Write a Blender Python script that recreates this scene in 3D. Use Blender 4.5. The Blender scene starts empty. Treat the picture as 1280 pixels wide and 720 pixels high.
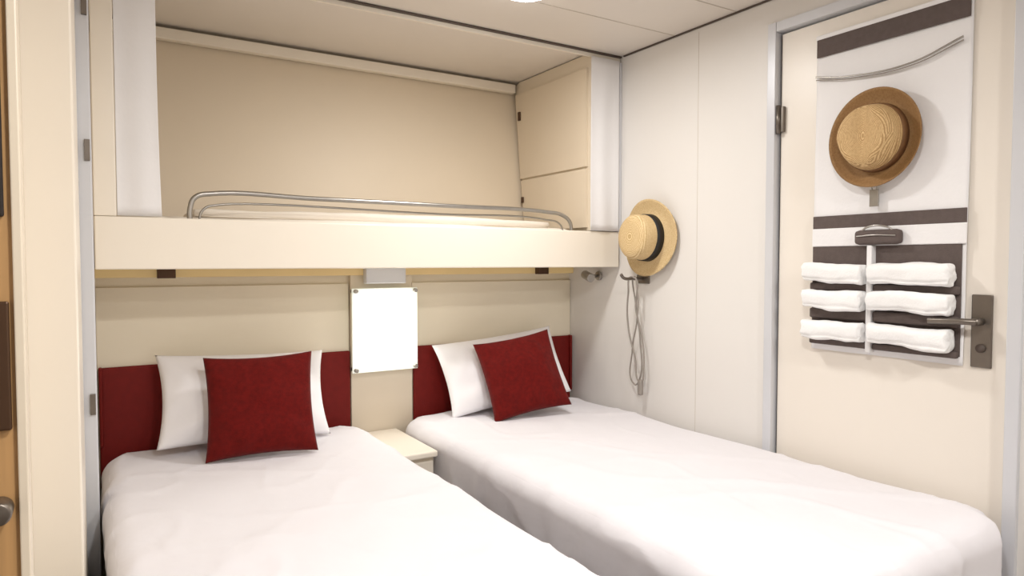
import bpy, bmesh, math
from mathutils import Vector, Matrix, noise

S = bpy.context.scene
COL = S.collection

def lin(c):
    o=[]
    for v in c:
        v=v/255.0
        o.append(v/12.92 if v<=0.04045 else ((v+0.055)/1.055)**2.4)
    return (o[0],o[1],o[2],1)

def mat(name, rgb, rough=0.5, metal=0.0, var=0.04, nscale=6.0, bump=0.0, bscale=80.0, emit=None, estr=0, spec=0.5, sheen=0, stretch=None, bdist=0.004):
    m=bpy.data.materials.new(name); m.use_nodes=True
    nt=m.node_tree; n=nt.nodes; l=nt.links
    b=n["Principled BSDF"]
    tc=n.new("ShaderNodeTexCoord")
    mp=n.new("ShaderNodeMapping"); l.new(tc.outputs["Object"],mp.inputs[0])
    if stretch: mp.inputs["Scale"].default_value=stretch
    nz=n.new("ShaderNodeTexNoise"); nz.inputs["Scale"].default_value=nscale; nz.inputs["Detail"].default_value=4
    l.new(mp.outputs[0],nz.inputs["Vector"])
    rp=n.new("ShaderNodeValToRGB")
    c=lin(rgb)
    rp.color_ramp.elements[0].position=0.3; rp.color_ramp.elements[1].position=0.7
    rp.color_ramp.elements[0].color=(c[0]*(1-var),c[1]*(1-var),c[2]*(1-var),1)
    rp.color_ramp.elements[1].color=(min(1,c[0]*(1+var)),min(1,c[1]*(1+var)),min(1,c[2]*(1+var)),1)
    l.new(nz.outputs["Fac"],rp.inputs[0]); l.new(rp.outputs[0],b.inputs["Base Color"])
    b.inputs["Roughness"].default_value=rough; b.inputs["Metallic"].default_value=metal
    b.inputs["Specular IOR Level"].default_value=spec
    if sheen: b.inputs["Sheen Weight"].default_value=sheen
    if bump:
        n2=n.new("ShaderNodeTexNoise"); n2.inputs["Scale"].default_value=bscale; n2.inputs["Detail"].default_value=3
        l.new(mp.outputs[0],n2.inputs["Vector"])
        bp=n.new("ShaderNodeBump"); bp.inputs["Strength"].default_value=bump; bp.inputs["Distance"].default_value=bdist
        l.new(n2.outputs["Fac"],bp.inputs["Height"]); l.new(bp.outputs[0],b.inputs["Normal"])
    if emit:
        b.inputs["Emission Color"].default_value=lin(emit); b.inputs["Emission Strength"].default_value=estr
    return m

def straw(name, c1, c2, sc=90):
    m=bpy.data.materials.new(name); m.use_nodes=True
    nt=m.node_tree; n=nt.nodes; l=nt.links; b=n["Principled BSDF"]
    tc=n.new("ShaderNodeTexCoord")
    w=n.new("ShaderNodeTexWave"); w.wave_type='RINGS'; w.rings_direction='SPHERICAL'; w.inputs["Scale"].default_value=sc
    w.inputs["Distortion"].default_value=1.0; w.inputs["Detail"].default_value=2
    l.new(tc.outputs["Object"],w.inputs["Vector"])
    nz=n.new("ShaderNodeTexNoise"); nz.inputs["Scale"].default_value=160; l.new(tc.outputs["Object"],nz.inputs["Vector"])
    mx=n.new("ShaderNodeMath"); mx.operation='MULTIPLY'; l.new(w.outputs["Fac"],mx.inputs[0]); l.new(nz.outputs["Fac"],mx.inputs[1])
    rp=n.new("ShaderNodeValToRGB"); rp.color_ramp.elements[0].color=lin(c1); rp.color_ramp.elements[1].color=lin(c2)
    rp.color_ramp.elements[1].position=0.5
    l.new(mx.outputs[0],rp.inputs[0]); l.new(rp.outputs[0],b.inputs["Base Color"])
    b.inputs["Roughness"].default_value=0.7
    bp=n.new("ShaderNodeBump"); bp.inputs["Strength"].default_value=0.4; bp.inputs["Distance"].default_value=0.0015
    l.new(mx.outputs[0],bp.inputs["Height"]); l.new(bp.outputs[0],b.inputs["Normal"])
    return m

M={}
M['wall']=mat("wall_paint",(230,226,221),0.38,var=0.012,nscale=2,bump=0.03,bscale=30)
M['wallback']=mat("cream_panel",(238,228,206),0.45,var=0.015,nscale=2)
M['alcove']=mat("alcove_panel",(226,211,188),0.5,var=0.02,nscale=2)
M['ceil']=mat("ceiling_panel",(230,222,212),0.45,var=0.015,nscale=3)
M['cream']=mat("cream_laminate",(243,234,219),0.35,var=0.01,nscale=3)
M['beige']=mat("beige_laminate",(230,217,196),0.4,var=0.015,nscale=3)
M['gold_glow']=mat("ochre_trim_glow",(208,182,132),0.45,var=0.05,emit=(240,206,140),estr=0.18)  # gold strip colour with a faint warm glow added, no lamp inside
M['dark']=mat("dark_seam",(84,72,64),0.6)
M['seam']=mat("soft_seam",(200,190,176),0.6)
M['gap']=mat("shadow_gap",(40,32,28),0.8)
M['frame']=mat("door_frame_enamel",(212,213,217),0.3,metal=0.15,var=0.01)
M['door']=mat("door_laminate",(237,229,218),0.35,var=0.012,nscale=2)
M['steel']=mat("brushed_steel",(170,166,160),0.3,metal=0.9,var=0.05,nscale=30)
M['bronze']=mat("dark_steel",(122,114,106),0.35,metal=0.8,var=0.05,nscale=30)
M['sheet']=mat("white_sheet",(232,229,233),0.85,var=0.01,bump=0.35,bscale=7,sheen=0.1,bdist=0.015)
M['pillow']=mat("white_pillowcase",(244,242,244),0.85,var=0.01,bump=0.25,bscale=22,sheen=0.1)
M['blanket']=mat("bunk_blanket",(238,228,214),0.85,var=0.01,bump=0.25,bscale=22)
M['red']=mat("burgundy_fabric",(98,15,11),0.85,var=0.2,nscale=60,bump=0.4,bscale=300,spec=0.15,sheen=0.06)
M['redhb']=mat("burgundy_upholstery",(116,22,17),0.6,var=0.06,nscale=40,bump=0.2,bscale=200,spec=0.25)
M['curtain']=mat("white_curtain",(238,236,236),0.8,var=0.01,bump=0.15,bscale=60)
M['cloth']=mat("white_canvas",(240,238,238),0.85,var=0.01,bump=0.2,bscale=90)
M['grey']=mat("charcoal_fabric",(94,82,78),0.85,var=0.08,nscale=60,bump=0.2,bscale=200)
M['towel']=mat("towel_terry",(248,247,246),0.95,var=0.02,bump=0.6,bscale=180,bdist=0.002)
M['floor']=mat("carpet_floor",(96,78,62),0.9,var=0.15,nscale=120,bump=0.4,bscale=300)
M['base']=mat("bed_base_fabric",(150,134,116),0.7,var=0.05)
M['black']=mat("black_ribbon",(26,22,22),0.6)
M['wood']=mat("wood_veneer",(190,148,98),0.45,var=0.15,nscale=4,stretch=(12,12,0.8))
M['brown']=mat("brown_hardware",(84,60,42),0.4,metal=0.5)
M['cord']=mat("grey_cord",(150,142,134),0.6)
M['glow']=mat("lamp_glass_lit",(255,255,255),0.3,emit=(255,255,246),estr=6.0)
M['glass']=mat("frosted_glass",(238,242,236),0.2,emit=(248,252,236),estr=0.35)
M['ceilglow']=mat("ceiling_lamp_lit",(255,255,255),0.3,emit=(255,253,248),estr=16)
M['strawA']=straw("straw_natural",(192,158,106),(234,210,164),190)
M['strawB']=straw("straw_tan",(172,134,84),(222,190,140),170)
M['strawC']=straw("straw_brown",(122,86,48),(176,136,86),170)
M['ribbon']=mat("brown_ribbon",(116,80,46),0.7,var=0.1,nscale=60)

def link(o,parent=None):
    COL.objects.link(o)
    if parent is not None:
        o.parent=parent
        o.matrix_parent_inverse=Matrix.Translation(-Vector(parent.location))
    return o
def empty(name,loc):
    e=bpy.data.objects.new(name,None); e.empty_display_size=0.1; e.location=loc
    COL.objects.link(e); return e
def finish(name,bm,mats,parent=None,smooth=False,loc=None):
    me=bpy.data.meshes.new(name); bmesh.ops.recalc_face_normals(bm,faces=bm.faces[:])
    bm.to_mesh(me); bm.free()
    if not isinstance(mats,(list,tuple)): mats=[mats]
    for m in mats: me.materials.append(m)
    for p in me.polygons: p.use_smooth=smooth
    o=bpy.data.objects.new(name,me)
    if loc is not None: o.location=loc
    return link(o,parent)
def addbox(bm,x0,x1,y0,y1,z0,z1,bev=0,mi=0,seg=2):
    r=bmesh.ops.create_cube(bm,size=1); vs=r['verts']
    for v in vs:
        v.co=Vector(((x0+x1)/2+v.co.x*(x1-x0),(y0+y1)/2+v.co.y*(y1-y0),(z0+z1)/2+v.co.z*(z1-z0)))
    fs=set(f for v in vs for f in v.link_faces)
    for f in fs: f.material_index=mi
    if bev:
        es=list(set(e for v in vs for e in v.link_edges))
        bmesh.ops.bevel(bm,geom=es,offset=bev,segments=seg,profile=0.5,affect='EDGES',clamp_overlap=True)
def box(name,x0,x1,y0,y1,z0,z1,m,bev=0,parent=None,seg=2):
    bm=bmesh.new(); addbox(bm,x0,x1,y0,y1,z0,z1,bev,0,seg)
    c=Vector(((x0+x1)/2,(y0+y1)/2,(z0+z1)/2))
    bmesh.ops.translate(bm,vec=-c,verts=bm.verts[:])
    return finish(name,bm,m,parent,loc=c,smooth=False)
def boxes(name,lst,m,parent=None,bev=0):
    bm=bmesh.new()
    for b in lst: addbox(bm,*b,bev)
    return finish(name,bm,m,parent)
def tube(name,pts,r,m,parent=None,cyclic=False,smoothc=True):
    cu=bpy.data.curves.new(name,'CURVE'); cu.dimensions='3D'; cu.bevel_depth=r; cu.bevel_resolution=4; cu.resolution_u=10
    sp=cu.splines.new('BEZIER'); sp.bezier_points.add(len(pts)-1)
    for i,p in enumerate(pts):
        bp=sp.bezier_points[i]; bp.co=p; bp.handle_left_type=bp.handle_right_type='AUTO' if smoothc else 'VECTOR'
    sp.use_cyclic_u=cyclic; cu.use_fill_caps=True
    tmp=bpy.data.objects.new("tmp",cu); COL.objects.link(tmp)
    dg=bpy.context.evaluated_depsgraph_get(); me=bpy.data.meshes.new_from_object(tmp.evaluated_get(dg))
    bpy.data.objects.remove(tmp); me.name=name; me.materials.clear(); me.materials.append(m)
    for p in me.polygons: p.use_smooth=True
    return link(bpy.data.objects.new(name,me),parent)
def cyl(name,p0,p1,r,m,parent=None,seg=32,bev=0.0):
    p0=Vector(p0);p1=Vector(p1); d=p1-p0
    bm=bmesh.new(); bmesh.ops.create_cone(bm,cap_ends=True,segments=seg,radius1=r,radius2=r,depth=d.length)
    if bev:
        es=[e for e in bm.edges if len(e.link_faces)==2 and any(len(f.verts)>4 for f in e.link_faces)]
        bmesh.ops.bevel(bm,geom=es,offset=bev,segments=3,affect='EDGES',profile=0.5)
    q=d.to_track_quat('Z','Y').to_matrix().to_4x4()
    bmesh.ops.transform(bm,matrix=Matrix.Translation((p0+p1)/2)@q,verts=bm.verts[:])
    o=finish(name,bm,m,parent,smooth=True)
    return o
def softbox(name,x0,x1,y0,y1,z0,z1,r,m,cuts=30,wr=0.0,parent=None,fn=None,plan=0.0,ridge=0.0,seed=0):
    bm=bmesh.new(); bmesh.ops.create_cube(bm,size=2)
    bmesh.ops.subdivide_edges(bm,edges=bm.edges[:],cuts=cuts,use_grid_fill=True)
    c=Vector(((x0+x1)/2,(y0+y1)/2,(z0+z1)/2)); h=Vector(((x1-x0)/2,(y1-y0)/2,(z1-z0)/2))
    for v in bm.verts:
        o_=Vector((v.co.x*h.x,v.co.y*h.y,v.co.z*h.z)); p=o_.copy()
        cz=v.co.z
        if plan:
            qx=max(-h.x+plan,min(h.x-plan,p.x)); qy=max(-h.y+plan,min(h.y-plan,p.y))
            dx,dy=p.x-qx,p.y-qy
            m_=max(abs(dx),abs(dy)); l_=math.hypot(dx,dy)
            if l_>1e-6 and abs(dx)>0 and abs(dy)>0: p.x=qx+dx*m_/l_; p.y=qy+dy*m_/l_
        q=Vector([max(-h[i]+r,min(h[i]-r,o_[i])) for i in range(3)])
        d=o_-q
        nn=d.normalized() if d.length>1e-6 else Vector((0,0,1 if cz>0 else -1))
        if d.length>1e-6: p=p+(q+nn*r-o_)
        if wr and cz>-0.9:
            s=Vector((p.x+seed,p.y,p.z))
            n1=noise.noise(Vector((s.x*2.5+3,s.y*3.0,s.z*2)))*wr
            n2=noise.noise(Vector((s.x*9,s.y*5+7,s.z*6)))*wr*0.35
            n3=0
            if ridge:
                wx=s.x+0.12*noise.noise(Vector((s.x*2,s.y*2,5))); wy=s.y+0.12*noise.noise(Vector((s.x*2,s.y*2,9)))
                t=noise.noise(Vector((wx*3.1+wy*2.2+11,wy*1.3-wx*0.7,p.z*1.5)))
                t2=noise.noise(Vector((wx*1.5-wy*3.4+31,wy*0.9+wx*3.3,4+p.z*1.5)))
                n3=ridge*(max(0,1-abs(t)*8)**1.5+0.8*max(0,1-abs(t2)*9)**1.5)
                if cz<0.98:
                    k=(h.z-p.z)/(2*h.z)
                    n3+=0.004*k*math.sin((s.x+s.y)*38+3*noise.noise(Vector((s.x*4,s.y*4,1))))
            p=p+nn*(n1+n2+n3)
        if fn: p=fn(p,h)
        v.co=p
    o=finish(name,bm,m,parent,smooth=True,loc=c)
    return o
def pillow(name,w,h,T,m,loc,rot,parent=None,N=40,pinch=0.07,exp=0.42,wr=0.006,seed=0):
    bm=bmesh.new(); L={}
    for s in (1,-1):
        for i in range(N+1):
            for j in range(N+1):
                u=-1+2*i/N; v=-1+2*j/N
                u2=math.sin(u*math.pi/2)*0.5+u*0.5; v2=math.sin(v*math.pi/2)*0.5+v*0.5
                edge=(i in(0,N) or j in(0,N))
                if edge and s==-1: L[(s,i,j)]=L[(1,i,j)]; continue
                x=u2*w/2*(1-pinch*(1-v2*v2)); z=v2*h/2*(1-pinch*(1-u2*u2))
                k=max(0,(1-u2*u2)*(1-v2*v2))
                y=s*T/2*k**exp
                if not edge:
                    y+=s*noise.noise(Vector((x*9+seed,z*9,s*3)))*wr*2*min(1,k*3)
                    y+=s*noise.noise(Vector((x*26+seed,z*14,s*3)))*wr*0.8*min(1,k*3)
                    a=math.atan2(z,x); rr=math.hypot(x/w,z/h)
                    y+=s*wr*0.7*math.sin(a*14+seed)*max(0,rr-0.22)*2.2*min(1,k*4)
                L[(s,i,j)]=bm.verts.new((x,y,z))
    for s in (1,-1):
        for i in range(N):
            for j in range(N):
                q=[L[(s,i,j)],L[(s,i+1,j)],L[(s,i+1,j+1)],L[(s,i,j+1)]]
                try: bm.faces.new(q)
                except ValueError: pass
    o=finish(name,bm,m,parent,smooth=True,loc=loc); o.rotation_euler=rot
    return o

XR=2.10; ZC=2.14; YF=2.42; YB=2.82
# ---------------- room shell
box("floor",-0.95,2.2,-1.3,3.2,-0.06,0,M['floor'])
box("ceiling",-0.95,2.2,-1.3,3.25,ZC,ZC+0.05,M['ceil'])
D0,D1,DT=0.83,1.585,2.015
boxes("wall_right",[(XR,XR+0.1,D1,3.2,0,ZC),(XR,XR+0.1,-1.3,D0,0,ZC),(XR,XR+0.1,D0,D1,DT,ZC)],M['wall'])
box("wall_front",-0.95,2.2,-1.4,-1.3,0,ZC,M['wall'])
box("wall_left",-0.95,-0.85,-1.3,2.3,0,ZC,M['wall'])
box("wall_partition",-0.85,0.004,2.34,3.2,0,ZC,M['beige'])
bm=bmesh.new()
addbox(bm,0.004,XR,YB,3.2,0,1.17)
vs=[bm.verts.new(c) for c in [(0.004,2.96,1.17),(XR,2.96,1.17),(XR,3.1,ZC),(0.004,3.1,ZC),(0.004,3.2,1.17),(XR,3.2,1.17),(XR,3.2,ZC),(0.004,3.2,ZC)]]
for f in [(0,1,2,3),(4,7,6,5),(0,4,5,1),(3,2,6,7),(0,3,7,4),(1,5,6,2)]:
    fa=bm.faces.new([vs[i] for i in f]); fa.material_index=1
finish("wall_back",bm,[M['wallback'],M['alcove']])
for i,y in enumerate([2.08,1.76,1.44,1.12,0.8,0.48,0.16,-0.16]):
    box("trim_ceiling_seam_%d"%(i+1),-0.84,XR-0.008,y-0.002,y+0.002,ZC-0.0015,ZC+0.001,M['seam'])
box("trim_ceiling_right",XR-0.007,XR-0.001,-1.29,YF-0.02,ZC-0.007,ZC-0.001,M['dark'])
box("trim_alcove_cornice",0.01,1.915,3.045,3.083,ZC-0.06,ZC-0.015,M['cream'],0.004)
box("trim_wall_seam_1",XR-0.0006,XR+0.001,1.9492,1.9508,0.0,ZC-0.02,M['seam'])

# ---------------- door + frame
boxes("trim_door_frame",[(XR-0.014,XR+0.03,D1-0.008,D1+0.026,0,DT+0.03),(XR-0.014,XR+0.03,D0-0.026,D0+0.008,0,DT+0.03),(XR-0.0135,XR+0.03,D0+0.009,D1-0.009,DT-0.005,DT+0.0295)],M['frame'],bev=0.002)
door=empty("door_1",(2.13,1.2,1.0))
box("leaf",XR+0.012,XR+0.05,D0+0.016,D1-0.016,0.01,DT-0.012,M['door'],0.002,door)
boxes("leaf_gap",[(XR+0.02,XR+0.028,D1-0.016,D1-0.009,0.005,DT-0.01),(XR+0.02,XR+0.028,D0+0.009,D0+0.015,0.005,DT-0.01)],M['gap'],door)
for k,z in enumerate((1.70,0.35)):
    cyl("hinge_%d"%k,(XR-0.004,D1-0.016,z-0.05),(XR-0.004,D1-0.016,z+0.05),0.008,M['bronze'],door,16)
    box("hinge_leaf_%d"%k,XR-0.002,XR+0.012,D1-0.035,D1-0.014,z-0.045,z+0.045,M['bronze'],0.001,door)
hx=XR+0.012
box("handle_plate",hx-0.008,hx,0.880,0.933,0.895,1.100,M['bronze'],0.003,door)
cyl("handle_neck",(hx-0.05,0.908,1.025),(hx-0.005,0.908,1.025),0.011,M['bronze'],door,20)
tube("handle_lever",[(hx-0.045,0.903,1.025),(hx-0.055,0.94,1.025),(hx-0.058,1.022,1.022)],0.009,M['bronze'],door)
cyl("keyhole",(hx-0.014,0.906,0.95),(hx-0.006,0.906,0.95),0.012,M['dark'],door,20)

# ---------------- organizer on the door
org=empty("hanging_door_organizer",(2.1,1.185,1.42))
OX=XR+0.010
def cloth(name,y0,y1,z0,z1,x,m,parent,amp=0.003,N=40,th=0.002,seed=0):
    bm=bmesh.new(); g=[]
    for i in range(N+1):
        row=[]
        for j in range(N+1):
            y=y0+(y1-y0)*i/N; z=z0+(z1-z0)*j/N
            dx=-abs(noise.noise(Vector((y*7+seed,z*3,0.5))))*amp*2
            w=1-j/N
            y2=y+0.010*w*w*(0.6-0.2*i/N)
            row.append(bm.verts.new((x+dx,y2,z)))
        g.append(row)
    for i in range(N):
        for j in range(N): bm.faces.new([g[i][j],g[i+1][j],g[i+1][j+1],g[i][j+1]])
    o=finish(name,bm,m,parent,smooth=True)
    s=o.modifiers.new("s",'SOLIDIFY'); s.thickness=th
    return o
Ya,Yb=0.945,1.425; Ym0,Ym1=1.205,1.222
cloth("backing",Ya,Yb,0.895,1.945,OX-0.003,M['cloth'],org,amp=0.003)
box("header_band",OX-0.015,OX-0.010,Ya+0.004,Yb-0.004,1.878,1.938,M['grey'],0.002,org)
box("header_fold",OX-0.014,OX-0.009,Ya,Yb,1.937,1.952,M['cloth'],0.002,org)
tube("hanging_wire",[(OX-0.018,Yb-0.005,1.815),(OX-0.024,1.3,1.79),(OX-0.024,1.1,1.785),(OX-0.018,Ya+0.02,1.825)],0.003,M['steel'],org)
tube("hanging_wire_stay",[(OX-0.016,Yb-0.005,1.805),(OX-0.02,1.3,1.784),(OX-0.02,1.1,1.779),(OX-0.016,Ya+0.02,1.815)],0.002,M['cord'],org)
box("band_upper",OX-0.015,OX-0.010,Ya+0.002,Yb-0.001,1.303,1.345,M['grey'],0.001,org)
box("band_white",OX-0.018,OX-0.010,Ya,Yb,1.243,1.303,M['cloth'],0.003,org)
boxes("pocket_backing",[(OX-0.014,OX-0.010,Ym1,Yb-0.001,0.935,1.243),(OX-0.014,OX-0.010,Ya+0.012,Ym0,0.92,1.243)],M['grey'],org,bev=0.001)
lst=[]
for (a,b) in ((Ym1,Yb-0.001),(Ya+0.012,Ym0)):
    for (z0,z1) in ((1.097,1.122),(1.003,1.036),(0.915,0.935)):
        lst.append((OX-0.030,OX-0.012,a,b,z0,z1))
boxes("pocket_fronts",lst,M['grey'],org,bev=0.006)
box("pocket_divider",OX-0.037,OX-0.010,Ym0,Ym1,0.905,1.243,M['cloth'],0.003,org)
softbox("grey_pouch",OX-0.045,OX-0.018,1.115,1.262,1.245,1.292,0.013,M['grey'],8,0.002,org)
tube("pouch_zip",[(OX-0.046,1.25,1.272),(OX-0.048,1.19,1.275),(OX-0.046,1.128,1.272)],0.002,M['steel'],org)
tube("pouch_handle",[(OX-0.035,1.24,1.288),(OX-0.04,1.22,1.300),(OX-0.04,1.16,1.300),(OX-0.035,1.14,1.288)],0.003,M['steel'],org)
# towels: flattened rolls with squared ends and a rolled lip
bm=bmesh.new()
NS,NR=44,44
for (yc,hl) in ((1.326,0.103),(1.084,0.118)):
    for zi,zc in enumerate((1.154,1.069,0.968)):
        sd=zi*5.3+yc*19
        rings=[]
        prof=[(-1.0,0.0),(-1.0,0.35),(-1.0,0.7),(-0.985,0.9)]+[(-0.96+1.92*i/NR,1.0) for i in range(NR+1)]+[(0.985,0.9),(1.0,0.7),(1.0,0.35),(1.0,0.0)]
        for (s,rr) in prof:
            rg=[]
            for k in range(NS):
                ang=2*math.pi*k/NS; ca,sa=math.cos(ang),math.sin(ang)
                px=math.copysign(abs(ca)**0.62,ca)*rr*0.027; pz=math.copysign(abs(sa)**0.62,sa)*rr*0.032
                py=s*hl
                nn=noise.noise(Vector((py*12+sd,pz*16,px*16)))
                n2=noise.noise(Vector((py*34+sd,pz*40,px*40)))
                py+=0.006*noise.noise(Vector((pz*60+sd,px*60,s*3)))*(abs(s)>0.9)
                px+=(nn*0.007+n2*0.002)*rr; pz+=(nn*0.006+n2*0.002)*rr+0.003*math.sin(py*14+sd)
                if ca<0: px+=0.005*math.exp(-((sa+0.45+0.12*math.sin(py*18+sd))/0.09)**2)*rr
                rg.append(bm.verts.new((OX-0.046+px,yc+py,zc+pz)))
                if rr==0: break
            rings.append(rg)
        for a,b in zip(rings,rings[1:]):
            for k in range(NS):
                k2=(k+1)%NS
                if len(a)==1: bm.faces.new([a[0],b[k],b[k2]])
                elif len(b)==1: bm.faces.new([a[k],b[0],a[k2]])
                else: bm.faces.new([a[k],b[k],b[k2],a[k2]])
finish("rolled_towels",bm,M['towel'],smooth=True)

# ---------------- hats
def lathe(bm,prof,mi=0,seg=64,fn=None):
    rings=[]
    for (r,z) in prof:
        if r<1e-5:
            p=Vector((0,0,z))
            if fn: p=fn(p,0)
            rings.append([bm.verts.new(p)]); continue
        rg=[]
        for k in range(seg):
            t=2*math.pi*k/seg; p=Vector((r*math.cos(t),r*math.sin(t),z))
            if fn: p=fn(p,t)
            rg.append(bm.verts.new(p))
        rings.append(rg)
    for a,b in zip(rings,rings[1:]):
        for k in range(seg):
            k2=(k+1)%seg
            if len(a)==1: f=bm.faces.new([a[0],b[k],b[k2]])
            elif len(b)==1: f=bm.faces.new([a[k],b[0],a[k2]])
            else: f=bm.faces.new([a[k],b[k],b[k2],a[k2]])
            f.material_index=mi
def bfn(p,t):
    r=math.hypot(p.x,p.y)
    if r>0.1: p=p+Vector((0,0,0.012*math.cos(2*t)*(r-0.1)/0.06))
    p.x*=1.05
    return p
bm=bmesh.new()
lathe(bm,[(0,0.112),(0.03,0.113),(0.06,0.112),(0.080,0.106),(0.089,0.095),(0.092,0.07),(0.094,0.03),(0.096,0.006),(0.10,0.0),(0.125,0.001),(0.15,0.004),(0.160,0.008),(0.160,0.003),(0.15,-0.001),(0.125,-0.004),(0.10,-0.005),(0.09,0.0),(0.087,0.03)],0,fn=bfn)
lathe(bm,[(0.090,0.006),(0.0985,0.005),(0.0965,0.040),(0.090,0.041)],1,fn=bfn)
hat=finish("straw_hat",bm,[M['strawA'],M['black']],smooth=True,loc=(2.072,2.2,1.297))
hat.rotation_euler=(0,math.radians(-88),0)
def ffn(p,t):
    r=math.hypot(p.x,p.y)
    if p.z>0.05:
        k=(p.z-0.05)/0.05
        p.z-=0.014*k*math.exp(-(p.y/0.024)**2)
        if p.x<0: p.y*=1-0.25*k*min(1,-p.x/0.07)
    if r>0.103: p.z+=0.022*((r-0.103)/0.045)**1.5*(1-0.3*math.cos(t))
    p.x*=1.05
    return p
bm=bmesh.new()
lathe(bm,[(0,0.088),(0.015,0.089),(0.03,0.091),(0.05,0.093),(0.068,0.091),(0.082,0.084),(0.089,0.07),(0.094,0.045),(0.098,0.02),(0.099,0.004)],0,fn=ffn)
lathe(bm,[(0.099,0.004),(0.103,0.0),(0.115,0.001),(0.128,0.002),(0.138,0.004),(0.146,0.006),(0.146,0.002),(0.125,-0.002),(0.1,-0.004)],2,fn=ffn)
lathe(bm,[(0.097,0.006),(0.1015,0.006),(0.0985,0.032),(0.094,0.033)],1,fn=ffn)
fed=finish("straw_fedora",bm,[M['strawB'],M['ribbon'],M['strawC']],smooth=True,loc=(2.088,1.203,1.577))
fed.rotation_euler=(0,math.radians(-90),0)
tag=empty("key_tag",(2.09,1.205,1.4))
box("tag_plate",2.083,2.087,1.193,1.222,1.365,1.418,M['steel'],0.001,tag)
tube("tag_loop",[(2.085,1.207,1.413),(2.083,1.215,1.428),(2.083,1.207,1.443),(2.083,1.199,1.428)],0.002,M['steel'],tag,cyclic=True)

# hook and cords
hk=empty("wall_hook",(2.09,2.26,1.125))
box("hook_plate",2.092,2.099,2.22,2.30,1.095,1.135,M['bronze'],0.003,hk)
tube("hook_arm",[(2.095,2.26,1.118),(2.03,2.26,1.118),(1.98,2.26,1.122),(1.965,2.26,1.137)],0.007,M['bronze'],hk)
lc=empty("hanging_lanyard",(2.05,2.26,0.9))
tube("cord_1",[(2.03,2.26,1.126),(2.03,2.285,1.05),(2.045,2.30,0.9),(2.06,2.27,0.76),(2.06,2.235,0.66),(2.06,2.215,0.72),(2.06,2.225,0.85),(2.045,2.25,0.98)],0.004,M['cord'],lc,cyclic=True)
tube("cord_2",[(2.04,2.258,1.127),(2.04,2.235,1.05),(2.055,2.255,0.93),(2.07,2.30,0.80),(2.07,2.285,0.64),(2.07,2.255,0.66),(2.07,2.25,0.85),(2.055,2.262,1.0)],0.0035,M['cord'],lc,cyclic=True)
softbox("tassel",2.05,2.07,2.222,2.248,0.60,0.67,0.008,M['cord'],6,0.0,lc)

# ---------------- beds
def bed(x0,x1,y0,y1,seed):
    e=empty("single_bed",((x0+x1)/2,(y0+y1)/2,0.25))
    box("base",x0+0.03,x1-0.03,y0+0.09,y1-0.01,0.06,0.27,M['base'],0.01,e)
    for k,(x,y) in enumerate(((x0+0.1,y0+0.16),(x1-0.1,y0+0.16),(x0+0.1,y1-0.12),(x1-0.1,y1-0.12))):
        cyl("leg_%d"%k,(x,y,0),(x,y,0.07),0.025,M['bronze'],e,16)
    def fn(p,h):
        k=(h.z-p.z)/(2*h.z)
        p.x*=1-0.014*k
        return p
    softbox("mattress_with_spread",x0,x1,y0,y1,0.26,0.518,0.07,M['sheet'],90,0.007,e,fn,plan=0.11,ridge=0.005,seed=seed)
    return e
bed(0.014,0.955,0.93,2.774,0)
bed(1.135,2.088,0.80,2.774,4.7)
for x0,x1 in ((0.012,0.925),(1.215,2.088)):
    h=empty("headboard",((x0+x1)/2,2.80,0.6))
    box("padded_panel",x0,x1,2.789,2.8055,0.30,0.815,M['redhb'],0.007,h,3)
    box("end_cap",(x1-0.012) if x0>1 else x0,x1 if x0>1 else x0+0.012,2.772,2.80,0.535,0.818,M['redhb'],0.005,h)
R=math.radians
pillow("white_pillow",0.60,0.34,0.15,M['pillow'],(0.480,2.650,0.692),(R(-24),R(2),0),seed=1)
pillow("red_cushion",0.365,0.36,0.13,M['red'],(0.495,2.465,0.692),(R(-20),R(-1),R(-9)),seed=5)
pillow("white_pillow",0.64,0.34,0.15,M['pillow'],(1.61,2.660,0.697),(R(-26),R(-5),0),seed=9)
pillow("red_cushion",0.36,0.36,0.13,M['red'],(1.600,2.49,0.697),(R(-26),R(-9),R(-12)),seed=14)

# nightstand
ns=empty("nightstand",(1.045,2.6,0.23))
box("top",0.962,1.128,2.36,2.785,0.435,0.46,M['cream'],0.006,ns)
box("cabinet",0.970,1.120,2.385,2.783,0.0,0.435,M['beige'],0.003,ns)
box("drawer_front",0.976,1.114,2.372,2.386,0.25,0.42,M['cream'],0.004,ns)
box("drawer_lower",0.976,1.114,2.372,2.386,0.04,0.24,M['cream'],0.004,ns)
cyl("knob",(1.045,2.352,0.34),(1.045,2.374,0.34),0.012,M['steel'],ns,16)

box("trim_wall_panel_1",0.008,0.925,2.806,2.8195,0.02,1.10,M['wallback'],0.002)
box("trim_wall_panel_2",1.215,2.098,2.806,2.8195,0.02,1.10,M['wallback'],0.002)
box("trim_column_panel",0.930,1.210,2.795,2.8195,0.0,1.14,M['beige'],0.002)
box("trim_under_bunk",0.008,2.098,2.78,2.794,1.135,1.168,M['gold_glow'],0.002)

# reading light
rl=empty("wall_lamp",(1.07,2.76,0.9))
box("back_plate",0.975,1.165,2.765,2.7945,0.76,1.04,M['steel'],0.003,rl)
box("glass_cover",0.922,1.218,2.752,2.760,0.722,1.080,M['glass'],0.002,rl)
box("lit_diffuser",0.942,1.198,2.738,2.7515,0.748,1.052,M['glow'],0.004,rl)
for k,(x,z) in enumerate(((0.936,1.068),(1.204,1.068),(0.936,0.735),(1.204,0.735))):
    cyl("standoff_%d"%k,(x,2.735,z),(x,2.795,z),0.009,M['steel'],rl,20,0.002)
box("upper_bracket",0.98,1.16,2.74,2.7795,1.10,1.165,M['frame'],0.004,rl)

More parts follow.
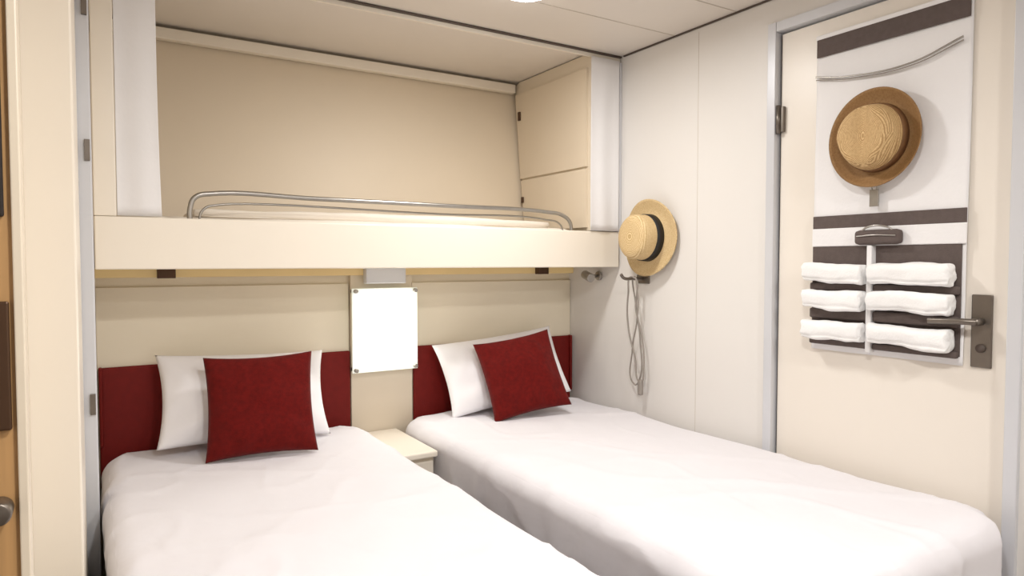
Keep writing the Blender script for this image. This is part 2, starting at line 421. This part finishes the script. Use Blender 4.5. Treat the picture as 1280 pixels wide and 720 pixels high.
# ---------------- bunk
bk=empty("upper_bunk",(1.05,2.65,1.25))
box("front_board",0.008,2.092,YF,YF+0.03,1.168,1.332,M['cream'],0.004,bk)
box("deck",0.010,2.090,YF+0.03,2.955,1.172,1.20,M['beige'],0.002,bk)
softbox("mattress",0.03,1.90,YF+0.05,2.94,1.20,1.345,0.04,M['blanket'],24,0.006,bk)
softbox("folded_blanket",0.3,1.80,YF+0.14,2.90,1.345,1.380,0.016,M['blanket'],24,0.008,bk)
ry=YF+0.045
tube("guard_rail",[(0.280,ry,1.30),(0.280,ry,1.37),(0.295,ry,1.405),(0.345,ry,1.420),(0.7,ry,1.420),(1.2,ry,1.418),(1.72,ry,1.412),(1.80,ry,1.40),(1.84,ry,1.37),(1.845,ry,1.30)],0.0085,M['steel'],bk)
tube("guard_rail_inner",[(0.31,ry+0.02,1.30),(0.32,ry+0.02,1.365),(0.37,ry+0.02,1.385),(1.2,ry+0.02,1.385),(1.72,ry+0.02,1.38),(1.80,ry+0.02,1.36),(1.82,ry+0.02,1.30)],0.004,M['steel'],bk)
for k,x in enumerate((0.2,1.86)):
    box("bracket_%d"%k,x,x+0.06,2.745,2.779,1.132,1.171,M['brown'],0.002,bk)

# alcove surround
al=empty("bunk_side_cabinet",(2.0,2.75,1.7))
bm=bmesh.new()
pr=[(2.43,1.335),(2.955,1.335),(2.968,1.345),(3.075,2.12),(3.04,2.135),(2.43,2.135)]
a=[bm.verts.new((1.93,y,z)) for y,z in pr]; b=[bm.verts.new((2.088,y,z)) for y,z in pr]
bm.faces.new(a); bm.faces.new(b[::-1])
for i in range(len(pr)): bm.faces.new([a[i],a[(i+1)%len(pr)],b[(i+1)%len(pr)],b[i]])
finish("carcass",bm,M['beige'],al)
bm=bmesh.new()
def quadp(y0a,y0b,y1a,y1b,z0,z1):
    vs=[bm.verts.new((x,y,z)) for x in (1.918,1.93) for (y,z) in ((y0a,z0),(y0b,z0),(y1b,z1),(y1a,z1))]
    for f in [(0,1,2,3),(4,7,6,5),(0,4,5,1),(1,5,6,2),(2,6,7,3),(3,7,4,0)]: bm.faces.new([vs[i] for i in f])
quadp(2.45,2.965,2.45,3.00,1.35,1.617)
quadp(2.45,3.005,2.45,3.055,1.627,2.07)
finish("door_panels",bm,M['alcove'],al)
box("hinge",1.909,1.918,3.0,3.018,1.93,1.975,M['brown'],0.001,al)
box("latch",1.909,1.918,2.97,2.985,1.50,1.53,M['brown'],0.001,al)
box("trim_alcove_post_left",0.008,0.068,YF+0.004,YF+0.034,1.333,ZC-0.001,M['cream'],0.003)
box("trim_alcove_post_right",2.084,2.099,YF-0.006,YF+0.008,1.333,ZC-0.03,M['frame'],0.002)
ct=empty("curtain_track",(1.05,2.41,2.12))
box("rail",0.008,2.098,YF-0.006,YF+0.008,ZC-0.008,ZC-0.001,M['dark'],0.001,ct)
box("rail_lip",0.008,2.098,YF+0.009,YF+0.020,ZC-0.024,ZC-0.001,M['cream'],0.001,ct)
def curtain(name,x0,x1,y,z0,z1,amp,waves,flare=0):
    bm=bmesh.new(); NX,NZ=50,24; g=[]
    for i in range(NX+1):
        row=[]
        for j in range(NZ+1):
            u=i/NX; w=j/NZ
            x=x0+(x1-x0)*u+flare*u*((1-w)**3); z=z0+(z1-z0)*w
            yy=y+amp*math.sin(u*waves*2*math.pi+0.5*math.sin(w*4))*(0.4+0.6*(1-w))
            row.append(bm.verts.new((x,yy,z)))
        g.append(row)
    for i in range(NX):
        for j in range(NZ): bm.faces.new([g[i][j],g[i+1][j],g[i+1][j+1],g[i][j+1]])
    o=finish(name,bm,M['curtain'],smooth=True); s=o.modifiers.new("s",'SOLIDIFY'); s.thickness=0.003
    return o
curtain("bunk_curtain",0.070,0.186,YF+0.016,1.336,ZC-0.026,0.0025,1.2,0.008)
curtain("bunk_curtain",1.918,2.080,YF-0.005,1.334,ZC-0.026,0.0028,1.6,0.0)

# spotlight under bunk at right
sp=empty("wall_spotlight",(2.04,2.57,1.12))
cyl("mount",(2.085,2.57,1.125),(2.0995,2.57,1.125),0.022,M['steel'],sp,24,0.003)
cyl("arm",(2.03,2.57,1.125),(2.09,2.57,1.125),0.007,M['steel'],sp,16)
cyl("head",(2.03,2.60,1.132),(2.015,2.53,1.115),0.021,M['steel'],sp,28,0.004)

# ---------------- left side structures
jb=empty("wall_jamb",(-0.02,2.3,1.0))
box("jamb_post",-0.040,0.006,2.29,2.338,0.0,ZC-0.002,M['frame'],0.004,jb)
for k,z in enumerate((1.92,1.51,0.78)):
    box("fitting_%d"%k,-0.012,0.002,2.280,2.291,z-0.03,z+0.03,M['bronze'],0.001,jb)
wd=empty("wardrobe",(-0.35,1.9,1.0))
box("side_panel",-0.118,-0.027,1.70,2.285,0.0,ZC-0.004,M['cream'],0.004,wd)
box("carcass",-0.845,-0.12,1.5,2.285,0.0,ZC-0.004,M['beige'],0.003,wd)
dl=empty("wardrobe_door",(-0.3,1.3,1.0))
box("leaf",-0.80,-0.096,1.30,1.34,0.01,2.08,M['wood'],0.004,dl)
box("edge_strip",-0.104,-0.091,1.292,1.345,0.01,2.08,M['beige'],0.002,dl)
box("lock_plate",-0.145,-0.110,1.290,1.300,0.93,1.13,M['brown'],0.003,dl)
cyl("knob",(-0.128,1.255,0.81),(-0.128,1.30,0.81),0.018,M['bronze'],dl,20,0.004)
box("dark_gap_panel",-0.6,-0.113,1.291,1.30,1.26,2.07,M['gap'],0.003,dl)  # dark sheet standing in for the black gap at the door's top

# ---------------- ceiling lamp, plus two added fill lights
def lamp(x,y,power,r=0.11):
    e=empty("ceiling_or_fill_light",(x,y,ZC-0.02))
    bm=bmesh.new(); lathe(bm,[(r+0.012,0),(r+0.015,-0.008),(r+0.008,-0.012),(r,-0.010),(r-0.002,0)],0,48)
    finish("ring",bm,M['frame'],e,smooth=True,loc=(x,y,ZC))
    bm=bmesh.new(); lathe(bm,[(0,-0.045),(r*0.3,-0.043),(r*0.6,-0.036),(r*0.85,-0.024),(r*0.97,-0.010),(r*0.98,-0.001)],0,48)
    finish("diffuser",bm,M['ceilglow'],e,smooth=True,loc=(x,y,ZC))
    ld=bpy.data.lights.new("lamp_light",'AREA'); ld.shape='DISK'; ld.size=r*1.6; ld.energy=power; ld.color=(1,0.985,0.965)
    o=bpy.data.objects.new("lamp_light",ld); o.location=(x,y,ZC-0.052); link(o,e)
lamp(1.28,1.965,10)
lamp(0.55,0.5,19)  # unseen fitting above the view, added as fill light
lamp(1.3,-0.5,19)  # second fitting out of view, also added for fill

w=bpy.data.worlds.new("world"); S.world=w; w.use_nodes=True
w.node_tree.nodes["Background"].inputs[0].default_value=(1,0.97,0.94,1); w.node_tree.nodes["Background"].inputs[1].default_value=0.3

# camera
cd=bpy.data.cameras.new("camera"); cd.sensor_width=36; cd.lens=845/1280*36; cd.clip_start=0.02
cam=bpy.data.objects.new("camera",cd); cam.location=(0,0,1.19)
cam.rotation_euler=(math.radians(90-2.17),0,math.radians(-31.85)); COL.objects.link(cam)
S.camera=cam
S.view_settings.view_transform='Standard'
S.view_settings.look='None'
